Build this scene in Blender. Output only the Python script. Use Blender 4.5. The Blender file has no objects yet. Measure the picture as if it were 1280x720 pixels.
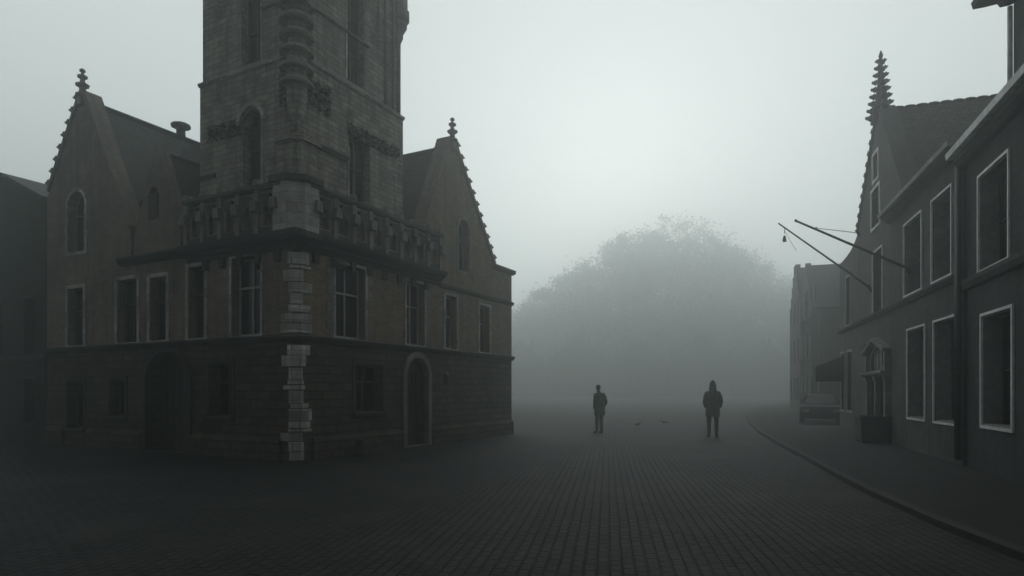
import bpy, math, random
from mathutils import Vector, Matrix
from mathutils.geometry import tessellate_polygon
random.seed(7)
V = Vector
S = bpy.context.scene
COL = S.collection

# ------------------------------------------------------------------ materials
def new_mat(name):
    m = bpy.data.materials.new(name); m.use_nodes = True
    nt = m.node_tree; b = nt.nodes['Principled BSDF']
    return m, nt, b
def N(nt, t, **kw):
    n = nt.nodes.new(t)
    for k, v in kw.items():
        if k in n.inputs.keys(): n.inputs[k].default_value = v
        else: setattr(n, k, v)
    return n
def ramp(nt, fac, stops):
    r = nt.nodes.new('ShaderNodeValToRGB'); e = r.color_ramp.elements
    while len(e) < len(stops): e.new(0.5)
    for i, (p, c) in enumerate(stops):
        e[i].position = p; e[i].color = (c, c, c, 1) if isinstance(c, (int, float)) else (*c, 1)
    nt.links.new(fac, r.inputs[0]); return r.outputs[0]
def mixc(nt, mode, fac, a, b):
    m = nt.nodes.new('ShaderNodeMix'); m.data_type = 'RGBA'; m.blend_type = mode
    for sock, v in ((m.inputs[0], fac), (m.inputs[6], a), (m.inputs[7], b)):
        if isinstance(v, (int, float)): sock.default_value = v
        elif isinstance(v, tuple): sock.default_value = (*v, 1)
        else: nt.links.new(v, sock)
    return m.outputs[2]

def masonry(name, c1, c2, mortar, bw, bh, joint=0.012, rough=0.9, bump=0.5, stain=0.6, rot=0, smooth=0.1,
            patch=None, offset=0.5, dist=0.012, tilevar=0.5):
    m, nt, b = new_mat(name)
    L = nt.links.new
    tc = N(nt, 'ShaderNodeTexCoord'); mp = N(nt, 'ShaderNodeMapping')
    mp.inputs['Rotation'].default_value = (0, 0, rot)
    L(tc.outputs['UV'], mp.inputs['Vector'])
    wob = N(nt, 'ShaderNodeTexNoise', Scale=1.7, Detail=3.0); L(mp.outputs[0], wob.inputs['Vector'])
    vm = N(nt, 'ShaderNodeVectorMath', operation='MULTIPLY_ADD')
    L(wob.outputs['Color'], vm.inputs[0]); vm.inputs[1].default_value = (dist*3, dist*3, 0); L(mp.outputs[0], vm.inputs[2])
    br = N(nt, 'ShaderNodeTexBrick', Scale=1.0)
    br.offset = offset
    br.inputs['Color1'].default_value = (*c1, 1); br.inputs['Color2'].default_value = (*c2, 1)
    br.inputs['Mortar'].default_value = (*mortar, 1)
    br.inputs['Brick Width'].default_value = bw; br.inputs['Row Height'].default_value = bh
    br.inputs['Mortar Size'].default_value = joint; br.inputs['Mortar Smooth'].default_value = smooth
    L(vm.outputs[0], br.inputs['Vector'])
    fine = N(nt, 'ShaderNodeTexNoise', Scale=22.0, Detail=6.0, Roughness=0.65); L(mp.outputs[0], fine.inputs['Vector'])
    big = N(nt, 'ShaderNodeTexNoise', Scale=0.55, Detail=5.0, Roughness=0.62); L(mp.outputs[0], big.inputs['Vector'])
    mid = N(nt, 'ShaderNodeTexNoise', Scale=3.1, Detail=5.0, Roughness=0.6); L(mp.outputs[0], mid.inputs['Vector'])
    mp2 = N(nt, 'ShaderNodeMapping'); mp2.inputs['Scale'].default_value = (5.0, 0.35, 1); L(tc.outputs['UV'], mp2.inputs['Vector'])
    strk = N(nt, 'ShaderNodeTexNoise', Scale=1.0, Detail=4.0); L(mp2.outputs[0], strk.inputs['Vector'])
    col = mixc(nt, 'MULTIPLY', tilevar, br.outputs['Color'], ramp(nt, mid.outputs[0], [(0.25, 0.45), (0.75, 1.35)]))
    if patch: col = mixc(nt, 'MIX', ramp(nt, big.outputs[0], [(0.5, 0.0), (0.64, 0.75)]), col, patch)
    col = mixc(nt, 'MULTIPLY', 0.7, col, ramp(nt, fine.outputs[0], [(0.2, 0.55), (0.8, 1.3)]))
    col = mixc(nt, 'MULTIPLY', stain, col, ramp(nt, big.outputs[0], [(0.3, 0.45), (0.6, 1.1)]))
    if rot == 0: col = mixc(nt, 'MULTIPLY', stain*0.8, col, ramp(nt, strk.outputs[0], [(0.33, 0.5), (0.62, 1.1)]))
    L(col, b.inputs['Base Color'])
    b.inputs['Roughness'].default_value = rough; b.inputs['Specular IOR Level'].default_value = .5 if rot == 0 else .22
    # height: joints low, grain
    inv = N(nt, 'ShaderNodeMath', operation='MULTIPLY_ADD'); L(br.outputs['Fac'], inv.inputs[0]); inv.inputs[1].default_value = -1.0; inv.inputs[2].default_value = 1.0
    add = N(nt, 'ShaderNodeMath', operation='MULTIPLY_ADD'); L(fine.outputs[0], add.inputs[0]); add.inputs[1].default_value = 0.7; L(inv.outputs[0], add.inputs[2])
    ad2 = N(nt, 'ShaderNodeMath', operation='MULTIPLY_ADD'); L(mid.outputs[0], ad2.inputs[0]); ad2.inputs[1].default_value = 1.2; L(add.outputs[0], ad2.inputs[2])
    bp = N(nt, 'ShaderNodeBump', Strength=bump, Distance=0.03); L(ad2.outputs[0], bp.inputs['Height'])
    L(bp.outputs[0], b.inputs['Normal'])
    return m

def plain(name, c, rough=0.8, var=0.35, scale=6.0, bump=0.25, metal=0.0, spec=0.5, dirt=0.5):
    m, nt, b = new_mat(name); L = nt.links.new
    tc = N(nt, 'ShaderNodeTexCoord')
    n1 = N(nt, 'ShaderNodeTexNoise', Scale=scale, Detail=6.0, Roughness=0.65); L(tc.outputs['UV'], n1.inputs['Vector'])
    n2 = N(nt, 'ShaderNodeTexNoise', Scale=scale*0.15, Detail=4.0); L(tc.outputs['UV'], n2.inputs['Vector'])
    col = mixc(nt, 'MULTIPLY', var*2 if var < .5 else 1.0, c, ramp(nt, n1.outputs[0], [(0.25, 0.5), (0.75, 1.3)]))
    col = mixc(nt, 'MULTIPLY', dirt, col, ramp(nt, n2.outputs[0], [(0.3, 0.45), (0.65, 1.1)]))
    L(col, b.inputs['Base Color'])
    b.inputs['Roughness'].default_value = rough; b.inputs['Metallic'].default_value = metal
    b.inputs['Specular IOR Level'].default_value = spec
    bp = N(nt, 'ShaderNodeBump', Strength=bump, Distance=0.01); L(n1.outputs[0], bp.inputs['Height']); L(bp.outputs[0], b.inputs['Normal'])
    return m

M = {}
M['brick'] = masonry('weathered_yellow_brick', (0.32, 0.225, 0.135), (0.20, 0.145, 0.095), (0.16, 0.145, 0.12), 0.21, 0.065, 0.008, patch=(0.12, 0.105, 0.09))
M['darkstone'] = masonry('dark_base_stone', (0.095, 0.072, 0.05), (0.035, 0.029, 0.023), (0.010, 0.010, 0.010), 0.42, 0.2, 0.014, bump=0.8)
M['towerstone'] = masonry('pale_rubble_stone', (0.45, 0.41, 0.335), (0.26, 0.24, 0.20), (0.17, 0.16, 0.14), 0.34, 0.13, 0.010, dist=0.022, bump=1.0, tilevar=.8, stain=0.85, patch=(0.17, 0.175, 0.15))
M['gable'] = masonry('brown_gable_brick', (0.27, 0.20, 0.155), (0.19, 0.15, 0.125), (0.14, 0.13, 0.115), 0.21, 0.065, 0.008, stain=0.7)
M['trim'] = masonry('weathered_trim_stone', (0.27, 0.26, 0.235), (0.20, 0.195, 0.18), (0.10, 0.10, 0.095), 0.62, 0.4, 0.006, bump=0.4, stain=0.85)
M['darktrim'] = masonry('sooty_trim_stone', (0.055, 0.055, 0.052), (0.04, 0.04, 0.038), (0.025, 0.025, 0.024), 0.62, 0.4, 0.006, bump=0.5, stain=0.8)
M['quoin'] = masonry('pale_quoin_stone', (0.62, 0.60, 0.55), (0.26, 0.25, 0.23), (0.13, 0.13, 0.12), 0.7, 0.23, 0.004, bump=0.4, stain=0.85)
M['slate'] = masonry('dark_roof_tile', (0.045, 0.045, 0.045), (0.028, 0.029, 0.03), (0.012, 0.012, 0.012), 0.2, 0.16, 0.014, rough=0.75, bump=1.0, stain=0.5)
M['tile'] = masonry('brown_roof_tile', (0.075, 0.062, 0.055), (0.05, 0.043, 0.04), (0.018, 0.016, 0.015), 0.22, 0.18, 0.016, rough=0.8, bump=1.0, stain=0.5)
M['greybrick'] = masonry('grey_painted_brick', (0.085, 0.093, 0.09), (0.07, 0.078, 0.075), (0.042, 0.046, 0.045), 0.22, 0.07, 0.008, bump=0.9, stain=1.0)
M['darkbrick'] = masonry('dark_grey_painted_brick', (0.042, 0.047, 0.046), (0.034, 0.038, 0.037), (0.025, 0.027, 0.027), 0.22, 0.07, 0.008, bump=0.9, stain=1.0)
M['gablegrey'] = masonry('grey_gable_brick', (0.10, 0.102, 0.098), (0.075, 0.077, 0.075), (0.06, 0.06, 0.058), 0.21, 0.065, 0.008, stain=0.7)
M['blackwall'] = masonry('sooty_brick', (0.03, 0.03, 0.029), (0.022, 0.022, 0.022), (0.015, 0.015, 0.015), 0.22, 0.07, 0.01)
M['farwall'] = masonry('far_brick', (0.09, 0.085, 0.08), (0.06, 0.058, 0.055), (0.05, 0.05, 0.05), 0.24, 0.08, 0.01)
M['cobble'] = masonry('granite_setts', (0.026, 0.027, 0.0275), (0.012, 0.0125, 0.013), (0.008, 0.008, 0.008), 0.19, 0.115, 0.018, rough=0.75, bump=1.0, stain=0.55, rot=-math.radians(90-8.7), smooth=0.9, patch=(0.03, 0.03, 0.029), dist=0.009, tilevar=0.9)
M['slab'] = masonry('pavement_slabs', (0.022, 0.023, 0.023), (0.016, 0.017, 0.017), (0.012, 0.012, 0.012), 0.6, 0.4, 0.01, rough=0.9, bump=0.5, stain=0.5, rot=-math.radians(72))
M['kerb'] = masonry('kerb_stone', (0.02, 0.02, 0.02), (0.014, 0.014, 0.014), (0.006, 0.006, 0.006), 0.9, 2.0, 0.012, bump=0.5)
M['white'] = plain('white_painted_timber', (0.80, 0.81, 0.80), 0.5, dirt=0.6)
M['offwhite'] = plain('dirty_cream_paint', (0.36, 0.36, 0.34), 0.7, dirt=0.7)
M['timber'] = plain('dark_timber', (0.03, 0.027, 0.024), 0.6)
M['iron'] = plain('black_iron', (0.022, 0.023, 0.024), 0.5, metal=0.3)
M['lead'] = plain('lead_grey', (0.09, 0.095, 0.1), 0.6)
M['glass'] = plain('dark_window_glass', (0.010, 0.012, 0.012), 0.12, var=0.1, scale=1.2, bump=0.06, spec=0.35)
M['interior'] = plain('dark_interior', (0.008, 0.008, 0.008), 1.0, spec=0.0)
M['blind'] = plain('grey_linen_blind', (0.07, 0.075, 0.074), 0.9)
M['lining'] = plain('grey_painted_reveal', (0.2, 0.205, 0.2), 0.7)
M['moss'] = plain('moss_tuft', (0.022, 0.03, 0.016), 1.0)
M['bark'] = plain('tree_bark', (0.05, 0.045, 0.04), 0.95, bump=0.8)
M['leaf'] = plain('tree_leaf', (0.05, 0.06, 0.035), 0.8)
M['coat'] = plain('dark_green_coat_cloth', (0.06, 0.075, 0.066), 0.95, scale=14)
M['coatblue'] = plain('dark_slate_coat_cloth', (0.055, 0.072, 0.068), 0.95, scale=14)
M['trouser'] = plain('brown_grey_trouser_cloth', (0.085, 0.075, 0.073), 0.95, scale=14)
M['skin'] = plain('skin', (0.35, 0.22, 0.17), 0.6, var=0.1)
M['hair'] = plain('dark_hair', (0.02, 0.017, 0.015), 0.7)
M['carpaint'] = plain('dark_grey_car_paint', (0.012, 0.013, 0.014), 0.6, var=0.05, bump=0.0, spec=.1)
M['rubber'] = plain('tyre_rubber', (0.015, 0.015, 0.015), 0.9)
M['chrome'] = plain('grey_alloy', (0.3, 0.3, 0.3), 0.35, metal=0.9)
M['awning'] = plain('dark_awning_canvas', (0.025, 0.028, 0.028), 0.95)
M['feather'] = plain('grey_pigeon_feather', (0.12, 0.125, 0.135), 0.8, scale=30)
M['planter'] = plain('dark_planter_timber', (0.02, 0.021, 0.02), 0.8)
M['soil'] = plain('soil', (0.015, 0.012, 0.01), 1.0)

# ------------------------------------------------------------------ mesh helpers
class MB:
    def __init__(s): s.v = []; s.f = []; s.sm = []
    def poly(s, pts, smooth=False):
        i = len(s.v); s.v += [V(p) for p in pts]; s.f.append(tuple(range(i, i+len(pts)))); s.sm.append(smooth)
    def mesh(s, vs, fs, smooth=False):
        i = len(s.v); s.v += [V(p) for p in vs]
        for f in fs: s.f.append(tuple(k+i for k in f)); s.sm.append(smooth)
    def box(s, a, b, rot=None, org=None):
        x0, y0, z0 = a; x1, y1, z1 = b
        vs = [V(p) for p in ((x0,y0,z0),(x1,y0,z0),(x1,y1,z0),(x0,y1,z0),(x0,y0,z1),(x1,y0,z1),(x1,y1,z1),(x0,y1,z1))]
        if rot is not None: vs = [rot @ (p-V(org or (0,0,0))) + V(org or (0,0,0)) for p in vs]
        s.mesh(vs, [(3,2,1,0),(4,5,6,7),(0,1,5,4),(1,2,6,5),(2,3,7,6),(3,0,4,7)])
    def fbox(s, F, x0, x1, d0, d1, z0, z1):     # box in a wall frame: x along, d outward, z up
        o, u, n = F
        vs = [o+u*x+n*d+V((0,0,z)) for z in (z0, z1) for x, d in ((x0,d0),(x1,d0),(x1,d1),(x0,d1))]
        s.mesh(vs, [(3,2,1,0),(4,5,6,7),(0,1,5,4),(1,2,6,5),(2,3,7,6),(3,0,4,7)])
    def prof(s, F, x0, x1, pr, m0=0, m1=0):     # profile (d,z) run along a wall, mitred ends
        o, u, n = F; k = len(pr)
        A = [o+u*(x0-d*m0)+n*d+V((0,0,z)) for d, z in pr]; B = [o+u*(x1+d*m1)+n*d+V((0,0,z)) for d, z in pr]
        s.mesh(A+B, [(i, (i+1) % k, k+(i+1) % k, k+i) for i in range(k)]+[tuple(range(k)), tuple(range(2*k-1, k-1, -1))])
    def fprism(s, F, pts, d0, d1):              # (x,z) polygon extruded from d0 to d1
        o, u, n = F; k = len(pts)
        A = [o+u*x+n*d0+V((0,0,z)) for x, z in pts]; B = [o+u*x+n*d1+V((0,0,z)) for x, z in pts]
        tri = tessellate_polygon([[V((x, z, 0)) for x, z in pts]])
        s.mesh(A+B, [(i, (i+1) % k, k+(i+1) % k, k+i) for i in range(k)]+[tuple(t) for t in tri]+[tuple(k+j for j in t) for t in tri])
    def wall(s, F, out, holes, thick, d=0.0):
        o, u, n = F
        loops = [out]+holes
        tri = tessellate_polygon([[V((x, z, 0)) for x, z in l] for l in loops])
        flat = [p for l in loops for p in l]; k = len(flat)
        P = lambda x, z, dd: o+u*x+n*dd+V((0,0,z))
        vs = [P(x, z, d) for x, z in flat]+[P(x, z, d-thick) for x, z in flat]
        fs = [tuple(t) for t in tri]+[tuple(k+j for j in t) for t in tri]
        b = 0
        for l in loops:
            m = len(l)
            for i in range(m): fs.append((b+i, b+(i+1) % m, k+b+(i+1) % m, k+b+i))
            b += m
        s.mesh(vs, fs)
    def tube(s, p0, p1, r0, r1=None, n=8, smooth=True, caps=True):
        r1 = r0 if r1 is None else r1; p0, p1 = V(p0), V(p1); ax = (p1-p0).normalized()
        a = ax.orthogonal().normalized(); b = ax.cross(a)
        vs = [p+(a*math.cos(2*math.pi*i/n)+b*math.sin(2*math.pi*i/n))*r for p, r in ((p0,r0),(p1,r1)) for i in range(n)]
        s.mesh(vs, [(i, (i+1) % n, n+(i+1) % n, n+i) for i in range(n)], smooth)
        if caps: s.mesh(vs, [tuple(range(n)), tuple(range(2*n-1, n-1, -1))])
    def lathe(s, c, pr, n=12, smooth=True, sx=1, sy=1, rot=0):
        c = V(c); vs = []
        for r, z in pr:
            for i in range(n):
                a = 2*math.pi*i/n+rot; vs.append(c+V((r*math.cos(a)*sx, r*math.sin(a)*sy, z)))
        fs = [(j*n+i, j*n+(i+1) % n, (j+1)*n+(i+1) % n, (j+1)*n+i) for j in range(len(pr)-1) for i in range(n)]
        s.mesh(vs, fs, smooth)
        s.mesh(vs[:n], [tuple(range(n))]); s.mesh(vs[-n:], [tuple(range(n))])
    def build(s, name, mat, parent=None, merge=True):
        import bmesh
        me = bpy.data.meshes.new(name); me.from_pydata([tuple(p) for p in s.v], [], s.f)
        for p, q in zip(me.polygons, s.sm): p.use_smooth = q
        if merge:
            bm = bmesh.new(); bm.from_mesh(me)
            bmesh.ops.remove_doubles(bm, verts=bm.verts, dist=0.0002)
            bmesh.ops.recalc_face_normals(bm, faces=bm.faces)
            bm.to_mesh(me); bm.free()
        uv = me.uv_layers.new(name='UVMap')
        for p in me.polygons:
            nx, ny, nz = (abs(c) for c in p.normal)
            for li in p.loop_indices:
                c = me.vertices[me.loops[li].vertex_index].co
                if nz > 0.85: q = (c.x, c.y)
                elif nx > ny: q = (c.y, c.z/max(0.3, math.sqrt(1-nz*nz)) if nz > .1 else c.z)
                else: q = (c.x, c.z/max(0.3, math.sqrt(1-nz*nz)) if nz > .1 else c.z)
                uv.data[li].uv = q
        me.materials.append(mat if not isinstance(mat, str) else M[mat])
        o = bpy.data.objects.new(name, me); COL.objects.link(o)
        if parent: o.parent = parent
        return o

def tag(o, label, cat=None, group=None, kind=None):
    if label: o['label'] = label
    if cat: o['category'] = cat
    if group: o['group'] = group
    if kind: o['kind'] = kind
    return o
def thing(name, loc, rz, label, cat, group=None):
    o = bpy.data.objects.new(name, None); COL.objects.link(o); o.empty_display_size = .2
    o.location = loc; o.rotation_euler = (0, 0, rz)
    return tag(o, label, cat, group)
def rect(x0, x1, z0, z1): return [(x0,z0),(x1,z0),(x1,z1),(x0,z1)]
def arch(x0, x1, z0, z1, n=12, rise=None, point=0):
    c = (x0+x1)/2; r = (x1-x0)/2; rise = r if rise is None else rise; sp = z1-rise
    pts = [(x0,z0),(x1,z0)]
    for i in range(n+1):
        a = math.pi*i/n; zz = math.sin(a)
        if point: zz = math.sin(a)**0.8 * (1-0.12*math.cos(a)**2)
        pts.append((c+r*math.cos(a), sp+rise*zz))
    return pts
def frame(o, u, n): return (V(o), V(u).normalized(), V(n).normalized())
def grow(loop, d):
    c = V((sum(p[0] for p in loop)/len(loop), sum(p[1] for p in loop)/len(loop)))
    out = []
    k = len(loop)
    for i in range(k):
        a, b, c2 = V(loop[i-1]), V(loop[i]), V(loop[(i+1) % k])
        e1 = (b-a).normalized(); e2 = (c2-b).normalized()
        n1 = V((e1.y, -e1.x)); n2 = V((e2.y, -e2.x)); m = (n1+n2)
        m = m/max(0.3, m.dot(n1)) if m.length > 1e-6 else n1
        out.append(tuple(b+m*d))
    return out

def window(parent, F, x0, x1, z0, z1, rec=0.2, fm='offwhite', arched=False, cross=True, bar=0.05, trans=0.65,
           surround=None, sd=0.03, sw=0.1, sill=None, nv=1, nh=1, blind=False, label=None, lining=None):
    """a window: frame (part) with pane, surround and sill (sub-parts)"""
    lp = arch(x0, x1, z0, z1) if arched else rect(x0, x1, z0, z1)
    inner = grow(lp, -bar)
    mb = MB(); mb.wall(F, grow(lp, 0.03), [inner], 0.06, d=-rec)
    zt = z0+(z1-z0)*trans
    if cross:
        for i in range(nv):
            xm = x0+(x1-x0)*(i+1)/(nv+1); zz = z1-0.012-((x1-x0)/2-math.sqrt(max(0, ((x1-x0)/2)**2-(xm-(x0+x1)/2)**2)) if arched else 0)-bar/2
            mb.fbox(F, xm-bar*.4, xm+bar*.4, -rec-.05, -rec+.012, z0+bar*.6, zz)
        for i in range(nh):
            zz = zt if nh == 1 else z0+(z1-z0)*(i+1)/(nh+1)
            mb.fbox(F, x0+bar*.5, x1-bar*.5, -rec-.045, -rec+.018, zz-bar*.5, zz+bar*.5)
    w = mb.build('window', fm, parent)
    if label: w['label'] = label
    if lining and not arched:
        for q0, q1, q2, q3 in ((x1-.03,x1-.001,z0+.03,z1-.03),(x0+.001,x0+.03,z0+.03,z1-.03),(x0+.001,x1-.001,z1-.03,z1-.001),(x0+.001,x1-.001,z0+.001,z0+.03)):
            l_ = MB(); l_.fbox(F, q0, q1, -rec+.002, .0, q2, q3); l_.build('reveal_board', lining, w)
    g = MB(); g.fprism(F, grow(lp, -bar*.4), -rec-.04, -rec-.03); g.build('pane', 'glass', w)
    if blind:
        b = MB(); b.fbox(F, x1-(x1-x0)*blind, x1-.02, -rec-.10, -rec-.09, z0+.02, z1-.02); b.build('blind', 'blind', w)
    if surround:
        s = MB(); s.wall(F, grow(lp, sw), [grow(lp, 0.002)], sd+0.02, d=sd); s.build('surround', surround, w)
    if sill:
        s = MB(); s.prof(F, x0-.1, x1+.1, [(0.001, z0-.1), (.1, z0-.08), (.11, z0-.02), (0.001, z0-.002)]); s.build('sill', sill, w)
    return w

def crocket(mb, F, x, z, sx, sc=1.0, d=0.08, up=0.0):
    # a hooked leaf standing on the raking edge, pointing outward (sx = +-1)
    p = [(0,-.13),(.13,-.03),(.24,.02),(.27,.10),(.17,.09),(.10,.13),(.0,.2),(-.08,.1),(-.08,-.1)]
    pts = [(x+sx*a*sc, z+b*sc+up*a) for a, b in p]
    if sx < 0: pts = pts[::-1]
    mb.fprism(F, pts, -d*1.6, d)

# ------------------------------------------------------------------ ground
ang = math.radians(18)
g = MB()
gx = [-160, -40, -20] + [-20+i*1.0 for i in range(1, 41)] + [40, 215]
gy = [-30, -4] + [-4+i*1.0 for i in range(1, 45)] + [60, 100, 290]
def gz(x, y):
    if abs(x) > 19 or y > 39 or y < -3: return 0.0
    if x > 3.0+0.25*y: return 0.0
    return 0.018*math.sin(x*0.9+1.3)*math.cos(y*0.55)+0.012*math.sin(x*2.1+y*1.3) - 0.01
vs = [(x, y, gz(x, y)) for y in gy for x in gx]; nx = len(gx)
g.mesh(vs, [(j*nx+i, j*nx+i+1, (j+1)*nx+i+1, (j+1)*nx+i) for j in range(len(gy)-1) for i in range(nx-1)], True)
tag(g.build('cobbled_square', 'cobble'), 'dark granite sett paving of the foggy square', kind='structure')

KB = [(3.0,-8.0),(3.95,0.0),(5.0,7.4),(5.45,9.5),(6.15,12.2),(6.9,14.9),(8.1,19.4),(9.3,23.6),(11.2,29.5),(14.2,38.0),(20,52.0),(27,68)]
def wallx(y): return 5.04+.326*y
p = MB()
inn = [(x+0.14, y) for x, y in KB]; outr = [(max(wallx(y)+3.0, x+1.2), y) for x, y in KB]
vs = [(x, y, .08) for x, y in inn]+[(x, y, .08) for x, y in outr]; k = len(KB)
p.mesh(vs, [(i, k+i, k+i+1, i+1) for i in range(k-1)])
tag(p.build('pavement', 'slab'), 'dark slab pavement along the right houses', kind='structure')
kb = MB()
for i in range(k-1):
    a, b = V((*KB[i], 0)), V((*KB[i+1], 0)); e = V((0.143, 0, 0))
    kb.mesh([a+V((0,0,-.05)), b+V((0,0,-.05)), b+e+V((0,0,-.05)), a+e+V((0,0,-.05)), a+V((0,0,.078)), b+V((0,0,.078)), b+e+V((0,0,.084)), a+e+V((0,0,.084))],
            [(0,1,5,4),(4,5,6,7),(2,3,7,6)])
tag(kb.build('kerb', 'kerb'), 'low stone kerb of the right pavement', kind='structure')

# ------------------------------------------------------------------ corner hall with tower
uR = V((.465,.885,0)).normalized()
H = thing('corner_hall', (-4.83, 14.0, 0), math.atan2(uR.y, uR.x),
          'old brick and stone corner hall with square tower, corbelled parapet and crocketed gables', 'hall')
FR = frame((0,0,0), (1,0,0), (0,-1,0)); FL = frame((0,0,0), (0,1,0), (-1,0,0))
# openings  (x0,x1,z0,z1,kind)
R_up = [(1.22,2.28,2.9,4.68),(4.0,4.86,2.9,4.68),(5.95,6.6,2.9,4.55),(8.02,8.7,2.9,4.48)]
L_up = [(1.13,2.12,2.9,4.75),(3.11,3.73,2.9,4.68),(4.6,5.3,2.9,4.55),(5.85,6.75,2.9,4.6),(8.38,9.2,2.9,4.55)]
R_lo = [(1.92,2.98,1.05,2.26)]; L_lo = [(2.12,2.93,.97,2.25),(8.38,9.2,.5,1.85),(6.4,7.1,.9,1.9)]
doorR = arch(3.98,5.0,0.0,2.55); doorL = arch(3.72,5.42,-0.0,2.6, rise=.75)
ZS = 2.80
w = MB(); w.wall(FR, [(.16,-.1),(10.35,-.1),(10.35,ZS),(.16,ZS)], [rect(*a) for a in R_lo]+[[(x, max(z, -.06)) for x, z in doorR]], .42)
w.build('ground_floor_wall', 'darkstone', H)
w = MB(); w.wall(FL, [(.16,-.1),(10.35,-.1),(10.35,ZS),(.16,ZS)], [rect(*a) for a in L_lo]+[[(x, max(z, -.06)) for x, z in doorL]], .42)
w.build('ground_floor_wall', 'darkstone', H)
w = MB(); w.wall(FR, [(.16,ZS+.003),(10.35,ZS+.003),(10.35,6.0),(9.0,6.0),(6.45,9.45),(6.2,9.45),(4.75,6.0),(4.4,5.3),(.16,5.3)],
                 [rect(*a) for a in R_up]+[arch(6.7,7.35,5.45,7.1)], .4)
w.build('upper_wall', 'brick', H)
w = MB(); w.wall(FL, [(.16,ZS+.003),(10.35,ZS+.003),(10.35,7.35),(10.15,7.6),(8.52,10.1),(8.32,10.1),(6.15,5.9),(6.15,5.2),(.16,5.2)],
                 [rect(*a) for a in L_up]+[arch(8.3,9.2,5.6,7.35)], .4)
w.build('upper_wall', 'gable', H)
# end and back walls
w = MB(); w.box((9.95,.42,-.1),(10.34,9,5.9)); w.box((.42,9.95,-.1),(8,10.34,7.2)); w.build('end_wall', 'darkstone', H)
w = MB(); cp = [(.002,.161),(.161,.002),(.4,.1),(.4,.4),(.1,.4)]
w.mesh([(x, y, z) for z in (-.1, 5.1) for x, y in cp], [tuple(range(4,-1,-1)), tuple(range(5,10))]+[(i,(i+1)%5,5+(i+1)%5,5+i) for i in range(5)])
w.build('corner_wall', 'darkstone', H)
# dark rooms behind the glass so no light leaks
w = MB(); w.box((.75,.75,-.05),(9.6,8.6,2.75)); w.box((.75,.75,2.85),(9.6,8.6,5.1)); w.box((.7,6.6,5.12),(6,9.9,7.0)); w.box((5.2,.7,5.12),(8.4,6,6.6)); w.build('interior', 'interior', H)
for i, a in enumerate(R_up):
    window(H, FR, *a, rec=.2, fm='offwhite' if i < 3 else 'trim', surround='quoin', sw=.08 if i > 1 else .07, nv=1, bar=.05, trans=.62)
for i, a in enumerate(L_up):
    window(H, FL, *a, rec=.2, fm='offwhite' if i < 1 else 'timber', surround='quoin', sw=.1 if i else .07, nv=1, trans=.62, bar=.05)
window(H, FR, 6.7,7.35,5.45,7.1, arched=True, fm='trim', surround='trim', sw=.09, trans=.6)
window(H, FL, 8.3,9.2,5.6,7.35, arched=True, fm='trim', surround='quoin', sw=.1, trans=.62)
for a in R_lo: window(H, FR, *a, fm='timber', surround='darktrim', sw=.1, sill='darktrim', rec=.25)
for a in L_lo: window(H, FL, *a, fm='timber', surround='darktrim', sw=.1, sill='darktrim', rec=.25)
# long/short stones beside the big windows
for F, xs in ((FR, (1.22-.07, 2.28+.07, 4.86+.1)), (FL, (2.12+.07,))):
    for x in xs:
        q = MB(); s = -1 if x in (1.22-.07,) else 1
        for j in range(9):
            ln = .22 if (j*7+int(x*10)) % 2 == 0 else .1
            z = 2.88+j*.205; q.fbox(F, min(x, x+s*ln)+.002*s, max(x, x+s*ln)+.002*s, -.02, .016, z, z+.2008)
        q.build('jamb_quoins', 'trim', H)
# doors
def arched_door(F, loop, rec, surm, wide, parent):
    pts = [(x, max(z, .02)) for x, z in loop]
    m = MB(); m.fprism(F, pts, -rec-.06, -rec)
    xs = [p[0] for p in pts]; zs = [p[1] for p in pts]; a, b = min(xs), max(xs); t = max(zs)
    n = 6
    d = m.build('door', 'timber', parent)
    m = MB()
    for i in range(1, n): m.fbox(F, a+(b-a)*i/n-.012, a+(b-a)*i/n+.012, -rec, -rec+.015, .05, t-.45)
    for z in (.5, 1.7): m.fbox(F, a+.06, b-.06, -rec+.002, -rec+.03, z, z+.06)
    m.build('strap', 'iron', d)
    m = MB(); m.wall(F, [(x, max(z, 0)) for x, z in grow(loop, wide)], [[(x, max(z, 0.02)) for x, z in loop]], .2, d=.07); m.build('door_surround', surm, d)
    m = MB(); c = (a+b)/2
    m.tube(F[0]+F[1]*(c+.12)+F[2]*(-rec+.03)+V((0,0,1.0)), F[0]+F[1]*(c+.12)+F[2]*(-rec+.03)+V((0,0,1.15)), .015); m.build('handle', 'iron', d)
arched_door(FR, doorR, .3, 'trim', .16, H)
arched_door(FL, doorL, .36, 'darktrim', .14, H)
# strings, plinth, corbelled cornice
st = [(0.001,ZS-.1),(.05,ZS-.09),(.10,ZS-.02),(.12,ZS+.03),(.03,ZS+.07),(0.001,ZS+.075)]
m = MB(); m.prof(FR, 0, 10.42, st, m0=1); m.prof(FL, 0, 10.42, st, m0=1); m.build('string_course', 'darktrim', H)
pl = [(0.001,-.05),(.09,-.05),(.09,.42),(.05,.5),(0.001,.52)]
for F, a_, b_ in ((FR,.47,3.8),(FR,5.18,10.35),(FL,.47,3.56),(FL,5.58,8.2),(FL,9.4,10.35)):
    m = MB(); m.prof(F, a_, b_, pl); m.build('plinth', 'darkstone', H)
co = [(0.001,4.78),(.05,4.80),(.08,4.86),(.14,4.90),(.17,4.97),(.25,5.0),(.33,5.07),(.36,5.14),(.0,5.16)]
m = MB(); m.prof(FR, 0, 5.6, co, m0=1); m.prof(FL, 0, 3.7, co, m0=1)
m.prof(FL, 3.72, 6.5, [(0.001,4.95),(.12,5.0),(.2,5.1),(.2,5.16),(0.0,5.2)])
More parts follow.
